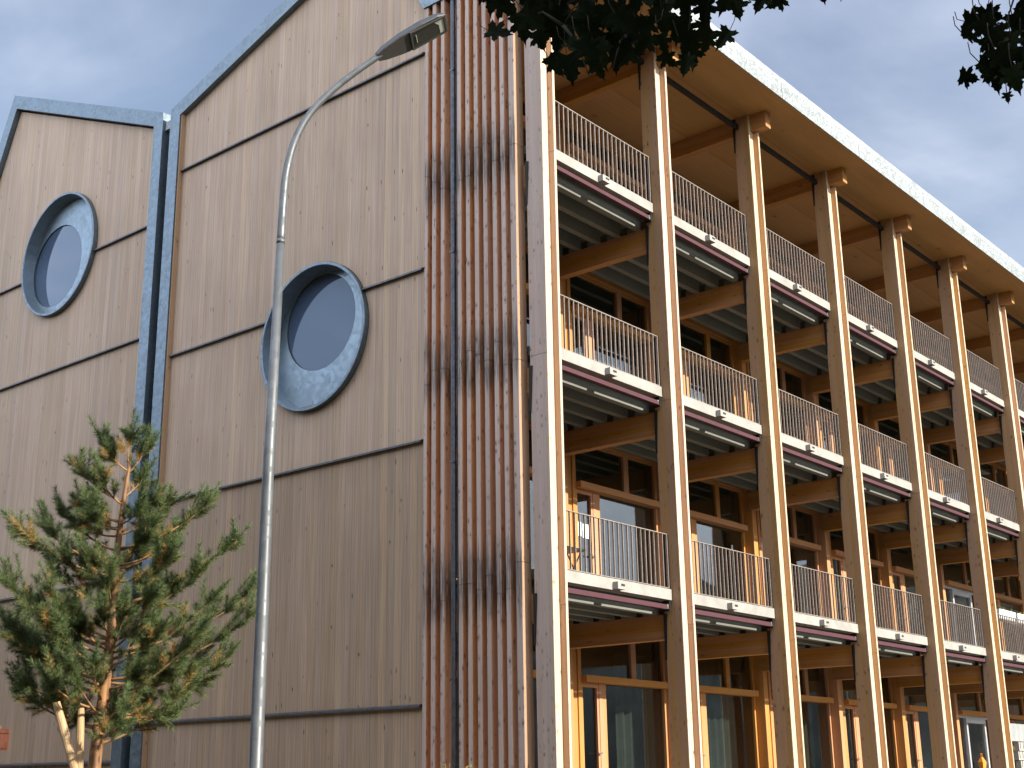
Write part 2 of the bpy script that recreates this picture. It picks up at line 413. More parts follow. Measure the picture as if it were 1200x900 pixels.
def porthole(parent, c, r, cg, rg, xf=-.12, xg=.12):
    seg = 72
    def ring(x, cc, rr): return [(x, cc[0]+rr*math.cos(2*math.pi*k/seg), cc[1]+rr*math.sin(2*math.pi*k/seg)) for k in range(seg)]
    def loft(rings):
        m = MB(); 
        for q in rings: m.v += q
        for i in range(len(rings)-1):
            for k in range(seg):
                m.f.append((i*seg+k, i*seg+(k+1)%seg, (i+1)*seg+(k+1)%seg, (i+1)*seg+k)); m.mi.append(0)
        return m
    f = loft([ring(.05,c,r-.012), ring(xf+.01,c,r), ring(xf,c,r-.008), ring(xf,c,r-.055), ring(xf+.012,c,r-.065)]).build('porthole_frame', M_ZINC, parent, smooth=False)
    loft([ring(xf+.011,c,r-.064), ring(xg-.03,c,r-.075), ring(xg-.03,cg,rg+.012)]).build('funnel', M_ZINCP, f, smooth=False)
    loft([ring(xg-.031,cg,rg+.013), ring(xg+.004,cg,rg+.004)]).build('seal', M_BLACK, f)
    m = MB(); m.v = ring(xg,cg,rg+.006)[::-1]; m.f = [tuple(range(seg))]; m.mi = [0]; m.build('pane', M_PORT, f, fix=False)
    return f

eav = (9.86, 15.80); pk = (3.45, 17.85); low = (2.15, 15.42)
inner_out = [(2.36,0.),(9.60,0.),(9.60,15.66),(3.55,17.6),(2.36,15.30)]
H1 = (5.14, 9.525, 1.40)
gable(bld, inner_out, [2.87, 7.11, 10.13, 14.27], H1, 2.42, 9.52)
porthole(bld, H1[:2], H1[2], (5.25, 9.905), .912, xg=.25)
strip([(9.85,0.),eav,pk,low,(-1.06,15.42)], .33, -.13, .10, 1).build('gable_trim', M_ZINC, bld)
# wooden lining on the inner side of the trim
m = MB(); m.box(-.10,-.002, 9.485,9.517, .02,15.58); m.build('lining_strip', M_POST, bld)
# closing wall above the balcony behind the trim, and the roof
m = MB()
prof = [(9.86,15.80),pk,low,(-1.03,15.42)]
for i in range(3):
    a, b = prof[i], prof[i+1]
    m.prism([(.10,a[0],a[1]-.005),(.10,b[0],b[1]-.005),(.10,b[0],b[1]-.2),(.10,a[0],a[1]-.2)],
            [(XE+.3,a[0],a[1]-.005),(XE+.3,b[0],b[1]-.005),(XE+.3,b[0],b[1]-.2),(XE+.3,a[0],a[1]-.2)])
m.build('roof', M_ROOFM, bld)
m = MB(); m.box(.141, XE, 9.66, 9.84, 0, 15.5); m.box(XE+.01, XE+.2, -.0, 9.84, 0, 15.0); m.build('side_wall', M_GABLE, bld)
m = MB(); m.box(.135, XE+.3, -1.028, 2.60, SOFFIT, SOFFIT+.17); m.build('soffit', M_SOFFIT, bld)
x = -.12
while x < XE+.2:
    m = MB(); m.box(x, min(x+3.447, XE+.3), -1.055, -1.031, SOFFIT-.02, 15.275); x += 3.4634
    m.build('fascia', M_ZINCF, bld)
# low plinth the ground floor stands on
m = MB(); m.box(.02, XE, .25, 9.6, 0, Z[0]); m.box(.02, XE, -.6, .246, 0, Z[0]-.12); m.build('plinth', M_CONC, bld)
# front wall pieces above the last flashing: closing wall between balcony and gable
m = MB(); m.box(.145, XE, 2.50, 2.62, SOFFIT+.172, 15.1); m.build('parapet', M_DARK, bld)

# slat screen at the balcony end
sl = [(2.335,2.250),(2.159,2.058),(1.958,1.866),(1.579,1.482),(1.390,1.292),(1.200,1.102),(1.010,.911),(.808,.709),(.625,.526),(.424,.302)]
for i, (a, b) in enumerate(sl):
    if i < len(sl)-1: a -= .010
    m = MB(); zs = [.05]+[fl+random.uniform(-.28,.28) for fl in FL]+[15.0]
    zs[-1] = 15.085; m.jbox(-.10, .125, b, a, zs, .005)
    o = m.build('slat', [M_SLAT, M_SLATSIDE if i < len(sl)-1 else M_POST], bld)
    for p in o.data.polygons:       # redder flanks, with the warm bounced light painted in
        if abs(p.normal.y) > .9: p.material_index = 1
for fl in FL+[Z[0], 14.7]:
    m = MB(); m.box(.127, .16, .32, 2.33, fl-.02, fl+.02); m.build('slat_rail', M_DARK, bld)
m = MB(); m.tube([(-.055,1.705,.1),(-.055,1.705,15.0)], .042, 12); m.tube([(-.03,1.642,.1),(-.03,1.642,15.0)], .014, 8)
for q in (3.2,6.6,10.2,13.6): m.box(-.10,.02,1.655,1.755,q,q+.03)
dp = m.build('downpipe', M_FLASH, bld, smooth=False)

# columns with their cover battens
def make_column():
    m = MB()
    m.jbox(.02, .36, -.156, .17, (.05, 1.0, 8.06, SOFFIT-.004), .005, .003)
    c = m.build('column', M_POST, bld)
    m = MB()
    m.jbox(.180, .235, -.272, -.158, (.05, 4.2, 11.5, 14.54), .004, .003)
    m.build('cover_batten', M_BATTEN, c)
    m = MB(); m.jbox(.021, .178, -.172, -.1565, (.05, 1.0, 8.06, SOFFIT-.004), .003, .003); m.build('sunlit_front', M_SUNFRONT, c)  # thin pale skin standing for sun on the column front
    m = MB(); m.jbox(.181, .234, -.284, -.2725, (.05, 4.2, 11.5, 14.54), .002, .003); m.build('sunlit_batten_front', M_SUNFRONT, c)  # same sunlit skin over the batten front
    for zl in (Z[1], Z[2], Z[3], SOFFIT+.38):
        t = zl-.40; m = MB()
        m.prism([(.002,.185,t),(.002,.12,t),(.002,.16,t-.75),(.002,.185,t-.75)], [(.018,.185,t),(.018,.12,t),(.018,.16,t-.75),(.018,.185,t-.75)])
        m.build('bracket', M_DARK, c)
    return c
def make_inner_column():
    m = MB(); m.cbox(.14, .31, 2.33, 2.66, Z[0], SOFFIT-.003, .004)
    return m.build('inner_column', M_FRAME, bld)
def make_beam(zl):
    m = MB(); m.hbox(.10, .285, -.02, 2.40, zl-.80, zl-.385, .006)
    return m.build('beam', M_BEAM, bld)
def make_roof_beam():
    m = MB(); m.hbox(.09, .29, -.53, 2.62, 14.575, SOFFIT-.003, .006)
    return m.build('roof_beam', M_BEAM, bld)
c0 = make_column(); i0 = make_inner_column(); r0 = make_roof_beam(); b0 = [make_beam(z) for z in Z[1:]]
for k in range(1, NCOL+0):
    for o in [c0, i0, r0]+b0: dup(o, k*BAY)
# the corner post is greyer on its weather side
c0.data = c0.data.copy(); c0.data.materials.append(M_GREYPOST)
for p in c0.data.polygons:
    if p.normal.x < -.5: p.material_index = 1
# dark rail between the column heads under the roof
for k in range(NCOL-1):
    m = MB(); m.box(k*BAY+.37, (k+1)*BAY+.01, .05, .12, 14.66, 14.75); m.build('head_rail', M_DARK, bld)

# balcony slabs, railings, awnings: one bay, then copied
def make_slab(zl):
    m = MB(); m.box(.385, BAY, 0., .20, zl-.18, zl); 
    s = m.build('balcony_slab', M_CONC, bld)
    m = MB(); m.box(.165, BAY+.164, .203, 2.62, zl-.15, zl-.003)
    for y in (.34, .80, 1.26, 1.72, 2.16):
        m.add([(.30,y,zl-.383),(BAY+.09,y,zl-.383),(BAY+.09,y+.12,zl-.383),(.30,y+.12,zl-.383),(.30,y-.03,zl-.152),(BAY+.09,y-.03,zl-.152),(BAY+.09,y+.15,zl-.152),(.30,y+.15,zl-.152)],
              [(0,3,2,1),(0,1,5,4),(1,2,6,5),(2,3,7,6),(3,0,4,7)])
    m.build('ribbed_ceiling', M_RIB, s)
    m = MB(); m.box(1.78, 1.985, -.10, -.002, zl-.168, zl-.055)
    d = m.build('drain_spout', M_CONC, s)
    m = MB(); m.box(1.865, 1.965, -.104, -.100, zl-.118, zl-.082); m.build('drain_opening', M_BLACK, s)
    return s
def make_railing(zl):
    m = MB(); m.box(.37, BAY-.01, .028, .068, zl+.925, zl+.938); m.box(.37, BAY-.01, .030, .066, zl+.018, zl+.030)
    m.box(.37, .385, .03, .066, zl+.03, zl+.925); m.box(BAY-.025, BAY-.01, .03, .066, zl+.03, zl+.925)
    for xx in (.9, 2.0, 3.0): m.box(xx, xx+.02, .034, .062, zl+.0, zl+.018)
    r = m.build('railing', M_RAIL, bld)
    m = MB(); n = 24
    for i in range(1, n):
        xx = .377+(BAY-.395)*i/n; m.box(xx-.0065, xx+.0065, .034, .062, zl+.03, zl+.925)
    m.build('baluster_row', M_RAIL, r)
    m = MB(); m.box(BAY+.000, BAY+.016, .03, .15, zl+.02, zl+.93); m.build('end_plate', M_DARK, r)
    return r
def make_awning(zl):
    m = MB(); m.box(.42, 3.37, .084, .12, zl-.335, zl-.30); a = m.build('awning', M_DARK, bld)
    m = MB(); m.prism([(.40,.02,zl-.335),(.40,.082,zl-.335),(.40,.082,zl-.258),(.40,.03,zl-.258)], [(3.36,.02,zl-.335),(3.36,.082,zl-.335),(3.36,.082,zl-.258),(3.36,.03,zl-.258)])
    m.build('front_bar', M_PLUM, a)
    m = MB(); m.box(3.362, 3.40, .03, .075, zl-.325, zl-.25); m.build('end_cap', M_SILVER, a)
    for xa, xb in ((3.405,3.44),(.385,.398)):
        m = MB(); m.box(xa, xb, .02, .16, zl-.36, zl-.19); m.build('awning_bracket', M_DARK, a)
    return a
for zl in Z[1:]:
    for o in (make_slab(zl), make_railing(zl), make_awning(zl)):
        for k in range(1, NCOL-1): dup(o, k*BAY)

# inner facade: one window unit per bay and storey
def make_window(zf, h, kind):
    """kind 'timber': side panel, door leaf and large pane under a transom with two upper panes; 'metal': aluminium door"""
    Y0, Y1 = 2.545, 2.64
    x0, x1 = .313, BAY+.137
    zt = zf+2.31                 # transom
    m = MB()
    m.box(x0, x0+.42, Y0+.02, Y1, zf+.05, zf+h-.32)              # blank timber leaf beside the column
    m.box(x0+.42, x0+.52, Y0-.01, Y1, zf+.05, zf+h-.32)
    m.box(x1-.075, x1, Y0, Y1, zf+.05, zf+h-.32)
    m.box(2.44, 2.60, Y0, Y1, zt+.07, zf+h-.32)                  # upper mullion
    if kind == 'timber':
        m.box(1.36, 1.46, Y0-.012, Y1, zf+.05, zt-.06); m.box(1.465, 1.58, Y0-.006, Y1, zf+.05, zt-.06)   # door jambs
    w = m.build('window', M_FRAME, bld)
    m = MB(); m.box(x0+.521, x1-.076, Y0-.13, Y1, zt-.055, zt+.065); m.build('transom', M_FRAMEX, w)
    m = MB(); m.box(x0, x1, Y0-.03, Y1+.06, zf+h-.315, zf+h-.06)
    m.build('lintel', M_FRAMEX, w)
    for a, b in ((x0+.521, 2.439), (2.601, x1-.076)):
        m = MB(); m.box(a, b, Y0, Y1, zf+h-.375, zf+h-.316); m.build('top_rail', M_FRAMEX, w)
    m = MB(); m.box(x0, x1, Y0, Y1, zf-.05, zf+.049); m.build('threshold', M_FRAMEX, w)
    def pane(a, b, c, d, y=2.60):
        m = MB(); m.box(a, b, y, y+.008, c, d); m.build('pane', M_PANE, w)
    pane(x0+.522, 2.438, zt+.068, zf+h-.377); pane(2.602, x1-.077, zt+.068, zf+h-.377)
    if kind == 'timber':
        m = MB(); m.box(x0+.521, 1.358, Y0, Y1-.02, zt-.14, zt-.062); m.box(x0+.521, x0+.56, Y0, Y1-.02, zf+.05, zt-.142); m.box(1.30, 1.358, Y0, Y1-.02, zf+.05, zt-.142)
        m.box(x0+.562, 1.298, Y0, Y1-.02, zf+.05, zf+.18); m.build('door_leaf', M_FRAME, w)
        m = MB(); m.box(1.32, 1.345, Y0-.05, Y0-.002, zf+1.0, zf+1.03); m.box(1.22, 1.345, Y0-.065, Y0-.05, zf+1.0, zf+1.03); m.build('door_handle', M_SILVER, w)
        pane(x0+.562, 1.298, zf+.182, zt-.142, 2.59); pane(1.582, x1-.077, zf+.051, zt-.057)
    else:
        m = MB(); a, b = 1.30, 2.72
        m.box(x0+.521, x1-.077, Y0, Y1-.02, zt-.13, zt-.058)
        m.box(a, a+.10, Y0-.02, Y1-.02, zf+.05, zt-.132); m.box(b-.10, b, Y0-.02, Y1-.02, zf+.05, zt-.132); m.box(a+.102, b-.102, Y0-.02, Y1-.02, zt-.26, zt-.132)
        m.box(a+.102, b-.102, Y0-.02, Y1-.02, zf+.05, zf+.2); m.build('metal_door', M_ALU, w)
        pane(x0+.522, a-.002, zf+.051, zt-.132); pane(b+.002, x1-.077, zf+.051, zt-.132); pane(a+.102, b-.102, zf+.202, zt-.262, 2.585)
    return w
hh = [Z[1]-Z[0], Z[2]-Z[1], Z[3]-Z[2], SOFFIT-Z[3]+.05]
for lv in range(4):
    wt = make_window(Z[lv], hh[lv], 'timber')
    for k in range(1, NCOL-1):
        if lv < 2 and k == 6: continue
        dup(wt, k*BAY)
    if lv < 2:
        wm = make_window(Z[lv], hh[lv], 'metal'); wm.location = (6*BAY, 0, 0)
# rooms behind the glass
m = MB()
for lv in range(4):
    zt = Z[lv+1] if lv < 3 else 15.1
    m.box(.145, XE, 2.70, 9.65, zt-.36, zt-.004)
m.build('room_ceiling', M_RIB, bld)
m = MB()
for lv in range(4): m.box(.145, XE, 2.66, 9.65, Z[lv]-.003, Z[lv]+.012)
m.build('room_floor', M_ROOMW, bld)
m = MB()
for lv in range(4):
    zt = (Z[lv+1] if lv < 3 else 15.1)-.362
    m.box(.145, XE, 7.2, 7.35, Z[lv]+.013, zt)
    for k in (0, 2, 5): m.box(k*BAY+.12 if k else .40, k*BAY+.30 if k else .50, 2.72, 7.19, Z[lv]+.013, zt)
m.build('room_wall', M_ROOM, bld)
# small strip of wall between the gable panel and the first inner column
m = MB(); m.box(.141, .312, 2.42, 2.49, 0., SOFFIT-.02); m.build('corner_board', M_FRAME, bld)

# ================================================================== neighbouring gable
wing = empty('gabled_building', 'timber gabled building behind the young pine with one round window and a zinc verge', 'building', (0,0,0))
le = (10.14, 15.84); lp = (16.70, 18.70); ls = (18.35, 14.9)
wo = [(10.49,0.),(21.5,0.),(21.5,14.4),(18.10,14.55),(16.52,18.22),(10.49,15.60)]
H2 = (14.05, 13.62, 1.50)
gable(wing, wo, [2.18, 5.72, 10.77, 13.32], H2, 10.5, 21.4)
porthole(wing, H2[:2], H2[2], (14.46, 13.505), .995, xg=.20)
strip([(10.14,0.),le,lp,ls,(21.6,14.7)], .33, -.13, .10, -1).build('gable_trim', M_ZINC, wing)
m = MB()
prof = [le, lp, ls, (21.6,14.7)]
for i in range(3):
    a, b = prof[i], prof[i+1]
    m.prism([(.10,a[0],a[1]-.005),(.10,b[0],b[1]-.005),(.10,b[0],b[1]-.2),(.10,a[0],a[1]-.2)],
            [(XE+.3,a[0],a[1]-.005),(XE+.3,b[0],b[1]-.005),(XE+.3,b[0],b[1]-.2),(XE+.3,a[0],a[1]-.2)])
m.build('roof', M_ROOFM, wing)
m = MB(); m.box(.11, XE, 10.16, 10.30, 0, 15.6); m.box(.141, XE, 21.3, 21.45, 0, 14.3); m.build('side_wall', M_FLASH, wing)
m = MB(); m.box(-.10,-.002, 18.05,18.08, .02,14.4); m.build('lining_strip', M_POST, wing)
m = MB(); m.tube([(.03,9.945,.1),(.03,9.945,15.5)], .035, 10); m.box(-.06,.10,9.88,10.13,15.42,15.62); m.build('rainwater_pipe', M_ZINCF, wing)

# ================================================================== street lamp
BX, BY = -5.667, -.4717
DR = Vector((.73329, -.67991, 0)); NR = Vector((.67991, .73329, 0))
def lp3(s, z, n=0): return Vector((BX, BY, 0))+DR*s+NR*n+Vector((0,0,z))
lamp = empty('street_lamp', 'tall grey galvanised street lamp with curved arm standing before the gable', 'street lamp', (BX,BY,0))
def local(mb, org): mb.v = [(a-org[0], b-org[1], c-org[2]) for a,b,c in mb.v]; return mb
LO = (BX, BY, 0)
m = MB(); m.tube([lp3(0,0), lp3(0,1.0), lp3(0,1.02), lp3(.016,5.07), lp3(.060,8.0)], [.092,.088,.078,.066,.050], 20)
pole = local(m, LO).build('pole', M_POLE, lamp, smooth=True)
arm_pts = [(.060,8.0),(.070,8.5),(.098,8.94),(.185,9.35),(.345,9.71),(.585,10.025),(.868,10.306),(1.20,10.593),(1.26,10.645)]
# smooth the arm
ap = []
for i in range(len(arm_pts)-1):
    p0 = arm_pts[max(i-1,0)]; p1 = arm_pts[i]; p2 = arm_pts[i+1]; p3 = arm_pts[min(i+2,len(arm_pts)-1)]
    for k in range(5):
        t = k/5
        ap.append(tuple(.5*((2*p1[j])+(-p0[j]+p2[j])*t+(2*p0[j]-5*p1[j]+4*p2[j]-p3[j])*t*t+(-p0[j]+3*p1[j]-3*p2[j]+p3[j])*t**3) for j in (0,1)))
ap.append(arm_pts[-1])
m = MB(); m.tube([lp3(a,b) for a,b in ap], [.050-.012*i/len(ap) for i in range(len(ap))], 16)
local(m, LO).build('arm', M_POLE, lamp, smooth=True)
m = MB(); m.tube([lp3(.059,7.97), lp3(.0615,8.03)], .0525, 16); local(m, LO).build('collar', M_POLE, lamp, smooth=True)
A0 = lp3(1.19, 10.585); A1 = lp3(2.07, 11.17)
ax = (A1-A0).normalized(); wd = (NR*.90-Vector((0,0,.46))); wd = (wd-ax*wd.dot(ax)).normalized(); nn = ax.cross(wd).normalized()
if nn.z < 0: nn = -nn
Lh = (A1-A0).length
def hp(t, w, n): return A0+ax*(t*Lh)+wd*w+nn*n
secs = [(0,.055,.05,.05),(.10,.095,.085,.055),(.35,.145,.105,.06),(.65,.165,.11,.065),(.88,.155,.085,.06),(.97,.125,.05,.05),(1.0,.10,.03,.035)]
m = MB(); rings = []
for t, w, h, lo in secs:
    rings.append([hp(t,-w,-.02),hp(t,-w*.96,h*.45),hp(t,-w*.55,h*.95),hp(t,0,h*1.05),hp(t,w*.55,h*.95),hp(t,w*.96,h*.45),hp(t,w,-.02),hp(t,w*.93,-lo*.6),hp(t,-w*.93,-lo*.6)])
ns = 9
for r in rings: m.v += [tuple(q) for q in r]
for i in range(len(rings)-1):
    for k in range(ns):
        m.f.append((i*ns+k,i*ns+(k+1)%ns,(i+1)*ns+(k+1)%ns,(i+1)*ns+k)); m.mi.append(1 if k in (6,7,8) else 0)
m.f += [tuple(range(ns))[::-1], tuple((len(rings)-1)*ns+k for k in range(ns))]; m.mi += [1,0]
head = local(m, LO).build('lamp_head', [M_HEADM, M_HEADB], lamp)
# optic: rim, reflector bowl, lens
m = MB()
def quad3(t0,t1,w,n): return [hp(t0,-w,n),hp(t1,-w*.92,n),hp(t1,w*.92,n),hp(t0,w,n)]
o_, i_ = quad3(.46,.965,.140,-.042), quad3(.485,.945,.118,-.042); i2 = quad3(.485,.945,.118,-.060); o2 = quad3(.46,.965,.140,-.060)
m.v = [tuple(q) for q in o_+o2+i2+i_]
for k in range(4):
    j = (k+1)%4; m.f += [(k,j,4+j,4+k),(4+k,4+j,8+j,8+k),(8+k,8+j,12+j,12+k)]; m.mi += [0,0,0]
local(m, LO).build('lens_rim', M_HEADB, head)
m = MB(); t_ = quad3(.50,.93,.112,-.0465); b_ = [hp(.46+.05,-.113,-.0465)]; c_ = [hp(.56,-.07,-.0445),hp(.86,-.06,-.0445),hp(.86,.06,-.0445),hp(.56,.07,-.0445)]
m.v = [tuple(q) for q in t_+c_]; m.f = [(0,1,5,4),(1,2,6,5),(2,3,7,6),(3,0,4,7),(4,5,6,7)]; m.mi = [0]*5
local(m, LO).build('reflector', M_REFL, head)
m = MB(); m.tube([hp(.535,-.06,-.0525), hp(.535,.05,-.0525)], .006, 10); local(m, LO).build('bulb', M_WHITE, head)
m = MB(); m.v = [tuple(q) for q in (hp(.80,-.105,-.049),hp(.93,-.10,-.049),hp(.93,.10,-.049),hp(.87,.10,-.049),hp(.865,-.03,-.049))]; m.f = [(0,1,2,3,4)]; m.mi = [0]; local(m, LO).build('reflector_tip', M_WHITE, head, fix=False)
m = MB(); m.v = [tuple(q) for q in quad3(.486,.944,.117,-.0585)]; m.f = [(0,1,2,3)]; m.mi = [0]; local(m, LO).build('lens', M_LENS, head, fix=False)

# ================================================================== young pine
PD = 17.0
pb = at(112, 890, PD); PB = Vector((pb.x, pb.y, 0))
tree = empty('pine_tree', 'young bushy pine tree with orange bark in front of the timber gables', 'tree', PB)
rg = random.Random(21)
view = Vector((FWD.x, FWD.y, 0)).normalized()
def pp(u, v, dd=0.): return at(u, v, PD+dd)-PB
trunk_px = [(110,905),(116,850),(124,800),(130,740),(134,690),(137,650),(141,615),(145,585),(150,555),(155,530)]
tp = [Vector((0,0,0)), Vector((.0,0,1.0))]+[pp(*q) for q in trunk_px]
tr = [.10,.09]+[.080-.066*i/9 for i in range(10)]
m = MB(); m.tube([tuple(p) for p in tp], tr, 12)
m.build('trunk', M_BARK, tree, smooth=True)
def trunk_at(z):
    for a, b in zip(tp, tp[1:]):
        if a.z <= z <= b.z: return a.lerp(b, (z-a.z)/(b.z-a.z))
    return tp[-1]
# branch tips (position in the plane of the trunk, plus depth) from the silhouette; then more towards and away from the viewer
tips = [(18,622,.1),(6,682,-.3),(46,612,.2),(52,690,-.4),(30,745,.3),(92,548,.0),(118,517,.1),(152,512,0),(120,560,-.2),(104,590,.3),(190,640,.2),(200,592,.0),(245,590,.1),(205,650,-.4),
        (278,634,.0),(240,668,-.3),(299,690,.1),(296,722,-.2),(252,700,.3),(268,770,.2),(222,806,.1),(205,838,-.2),(170,835,.2),(140,846,-.1),(92,836,.2),(60,815,-.2),(22,792,.1),(12,742,.0),(170,560,.1),(184,585,-.2),
        (75,650,-.2),(85,720,-.3),(60,760,.4),(190,740,-.4),(175,700,-.5),(110,780,-.5),(232,745,-.5),(30,706,.5),(160,790,-.5),(70,598,.3),(215,620,.4),(172,525,.05),(130,530,-.05)]
branches = []
for u, v, d in tips:
    t = pp(u, v, d*1.3); 
    dist = math.hypot(t.x, t.y)
    z0 = max(1.9, min(t.z-.12-.42*dist-rg.uniform(-.1,.15), tp[-1].z-.25))
    if t.z < 2.7: z0 = max(2.0, t.z-.02*dist-rg.uniform(-.15,.1))
    branches.append((trunk_at(z0), t))
for i in range(44):
    z0 = rg.uniform(2.25, 4.9); a = rg.uniform(0, 2*math.pi); ln = (5.9-z0)*.36*rg.uniform(.55,1.0)+.15
    dv = Vector((math.cos(a), math.sin(a), 0)); s = trunk_at(z0)
    t = s+dv*ln+Vector((0,0,ln*rg.uniform(.15,.55)))
    branches.append((s, t))
wood_mb = MB(); shoots = []
for s, t in branches:
    ln = (t-s).length; mid = s.lerp(t, .55)-Vector((0,0,ln*.17))+Vector((rg.uniform(-.06,.06),rg.uniform(-.06,.06),0))
    pts = [s*(1-k)**2+mid*2*k*(1-k)+t*k*k for k in [j/7 for j in range(8)]]
    wood_mb.tube([tuple(p) for p in pts], [.022*(1-j/9)*min(1.,.45+ln*.4) for j in range(8)], 6)
    tips_here = [(pts[-1], (pts[-1]-pts[-2]).normalized(), .0)]
    n = int(5+ln*9)
    for j in range(n):
        k = rg.uniform(.30, .97); p = s*(1-k)**2+mid*2*k*(1-k)+t*k*k; d0 = ((t-s).normalized())
        sd = Vector((rg.gauss(0,1), rg.gauss(0,1), rg.gauss(.3,.8))); d = (d0*.9+sd.normalized()*.85).normalized()
        l = rg.uniform(.14,.34)*(1.15-k*.5)
        e = p+d*l+Vector((0,0,.03)); wood_mb.tube([tuple(p), tuple(p.lerp(e,.5)-Vector((0,0,.01))), tuple(e)], [.006,.005,.003], 4)
        shoots.append((p.lerp(e,.25), e, k))
    for j in range(5):
        e = pts[7]+Vector((rg.gauss(0,.09),rg.gauss(0,.09),rg.uniform(.08,.30))); shoots.append((pts[5].lerp(pts[7],rg.random()), e, 1.))
    q = s*(.25)**2+mid*2*.75*.25+t*.75*.75
    shoots.append((pts[5], pts[7], 1.))
    shoots.append((pts[6], pts[7]+(pts[7]-pts[6])*.6+Vector((0,0,.07)), 1.))
wood_mb.build('branches', M_TWIG, tree, smooth=True).name = 'branch_work'
nv = []; nf = []; nmi = []
for a, b, k in shoots:
    ax_ = (b-a); L_ = ax_.length; ax_ = ax_.normalized()
    e1 = ax_.cross(Vector((.3,.5,.81))).normalized(); e2 = ax_.cross(e1)
    old = (k < .5 and rg.random() < .42) or rg.random() < .06
    cnt = int(130+L_*430)
    for j in range(cnt):
        f = rg.random(); p = a+ax_*(L_*f*1.05)
        th = rg.uniform(0, 2*math.pi); sp = rg.uniform(.35,.9) if f > .85 else rg.uniform(.7,1.15)
        d = (ax_*math.cos(sp)+(e1*math.cos(th)+e2*math.sin(th))*math.sin(sp)).normalized()
        l = rg.uniform(.06,.105); sdv = d.cross(Vector((rg.uniform(-1,1),rg.uniform(-1,1),rg.uniform(-1,1)))).normalized()*.0023
        i0_ = len(nv); q = p+d*l
        nv += [tuple(p-sdv), tuple(p+sdv), tuple(q)]; nf.append((i0_,i0_+1,i0_+2)); nmi.append(1 if old and f < .8 else 0)
me = bpy.data.meshes.new('crown'); me.from_pydata(nv, [], nf); me.materials.append(M_NEEDLE); me.materials.append(M_NEEDLEY)
me.polygons.foreach_set('material_index', nmi); me.update()
o = bpy.data.objects.new('crown', me); COL.objects.link(o); o.parent = tree

# tree stakes
def stake(name, label, top, bot, r):
    d = (bot-top).normalized(); base = bot+d*((bot.z+.3)/-d.z)
    m = MB(); n = 10
    m.tube([tuple(base+(top-base)*(i/n)-base) for i in range(n+1)], [r*(1+.05*math.sin(i*2.1)) for i in range(n)]+[r*.86], 12)
    o = m.build(name, M_STAKE, smooth=False); o.location = base
    return tag(o, label, 'stake')
stake('wooden_stake', 'leaning pale wooden stake with peeling bark, left of the pine trunk', at(66,823,16.6), at(87,900,16.6), .052)
stake('wooden_stake', 'upright tan wooden stake close beside the pine trunk', at(95,826,16.8), at(93,900,16.8), .047)

# small rust-coloured sign at the left edge
sp0 = at(-6, 880, 16.0)
sg = empty('sign_post', 'small rust brown sign board on a post at the left edge', 'sign', (sp0.x, sp0.y, 0))
m = MB(); m.box(-.03,.03,-.03,.03,0,2.35); m.build('post', M_SIGNM, sg)
m = MB(); rv = Vector((RIGHT.x, RIGHT.y, 0)).normalized(); fv = Vector((rv.y, -rv.x, 0))
for f0, f1, n0, n1, za, zb in ((-.16,.16,.032,.06,2.08,2.31), (-.16,.16,.061,.066,2.10,2.125), (-.16,.16,.061,.066,2.265,2.29)):
    lo = [rv*f0+fv*n0, rv*f1+fv*n0, rv*f1+fv*n1, rv*f0+fv*n1]
    m.prism([(p.x,p.y,za) for p in lo], [(p.x,p.y,zb) for p in lo])
m.build('board', M_SIGNM, sg)

# ================================================================== plane tree: trunk beside the camera, branch over the view
plane = empty('plane_tree', 'overhanging plane tree branch with dark lobed leaves against the sky', 'tree', (-9.2,-13.4,0))
PO = Vector((-9.2,-13.4,0))
rl = random.Random(5)
half = [(0,0),(.13,-.03),(.27,-.11),(.31,-.03),(.50,.0),(.40,.10),(.38,.19),(.25,.24),(.38,.30),(.45,.31),(.60,.50),(.45,.49),(.40,.57),(.22,.51),(.21,.66),(.28,.71),(.18,.77),(.16,.87),(.06,.92),(0,1.12)]
outline = half+[(-a,b) for a,b in half[-2:0:-1]]
def leaf_verts(size, rnd):
    bend = rnd.uniform(.1,.5); curl = rnd.uniform(-.1,.35); sx = rnd.uniform(.85,1.1)
    vs = []
    for a, b in [(0,.36)]+outline:
        a *= sx
        zz = abs(a)*bend-curl*(b-.36)**2+rnd.uniform(-.02,.02)
        vs.append(Vector((a*size, b*size, zz*size)))
    return vs
n_out = len(outline)
lv, lf = [], []
twig = MB()
def put_leaf(p, tip, nrm, size, rnd):
    y = tip.normalized(); z = (nrm-y*nrm.dot(y)).normalized(); x = y.cross(z)
    i0 = len(lv)
    for q in leaf_verts(size, rnd): lv.append(tuple(p+x*q.x+y*q.y+z*q.z-PO))
    for k in range(n_out): lf.append((i0, i0+1+k, i0+1+(k+1)%n_out))
back = -FWD
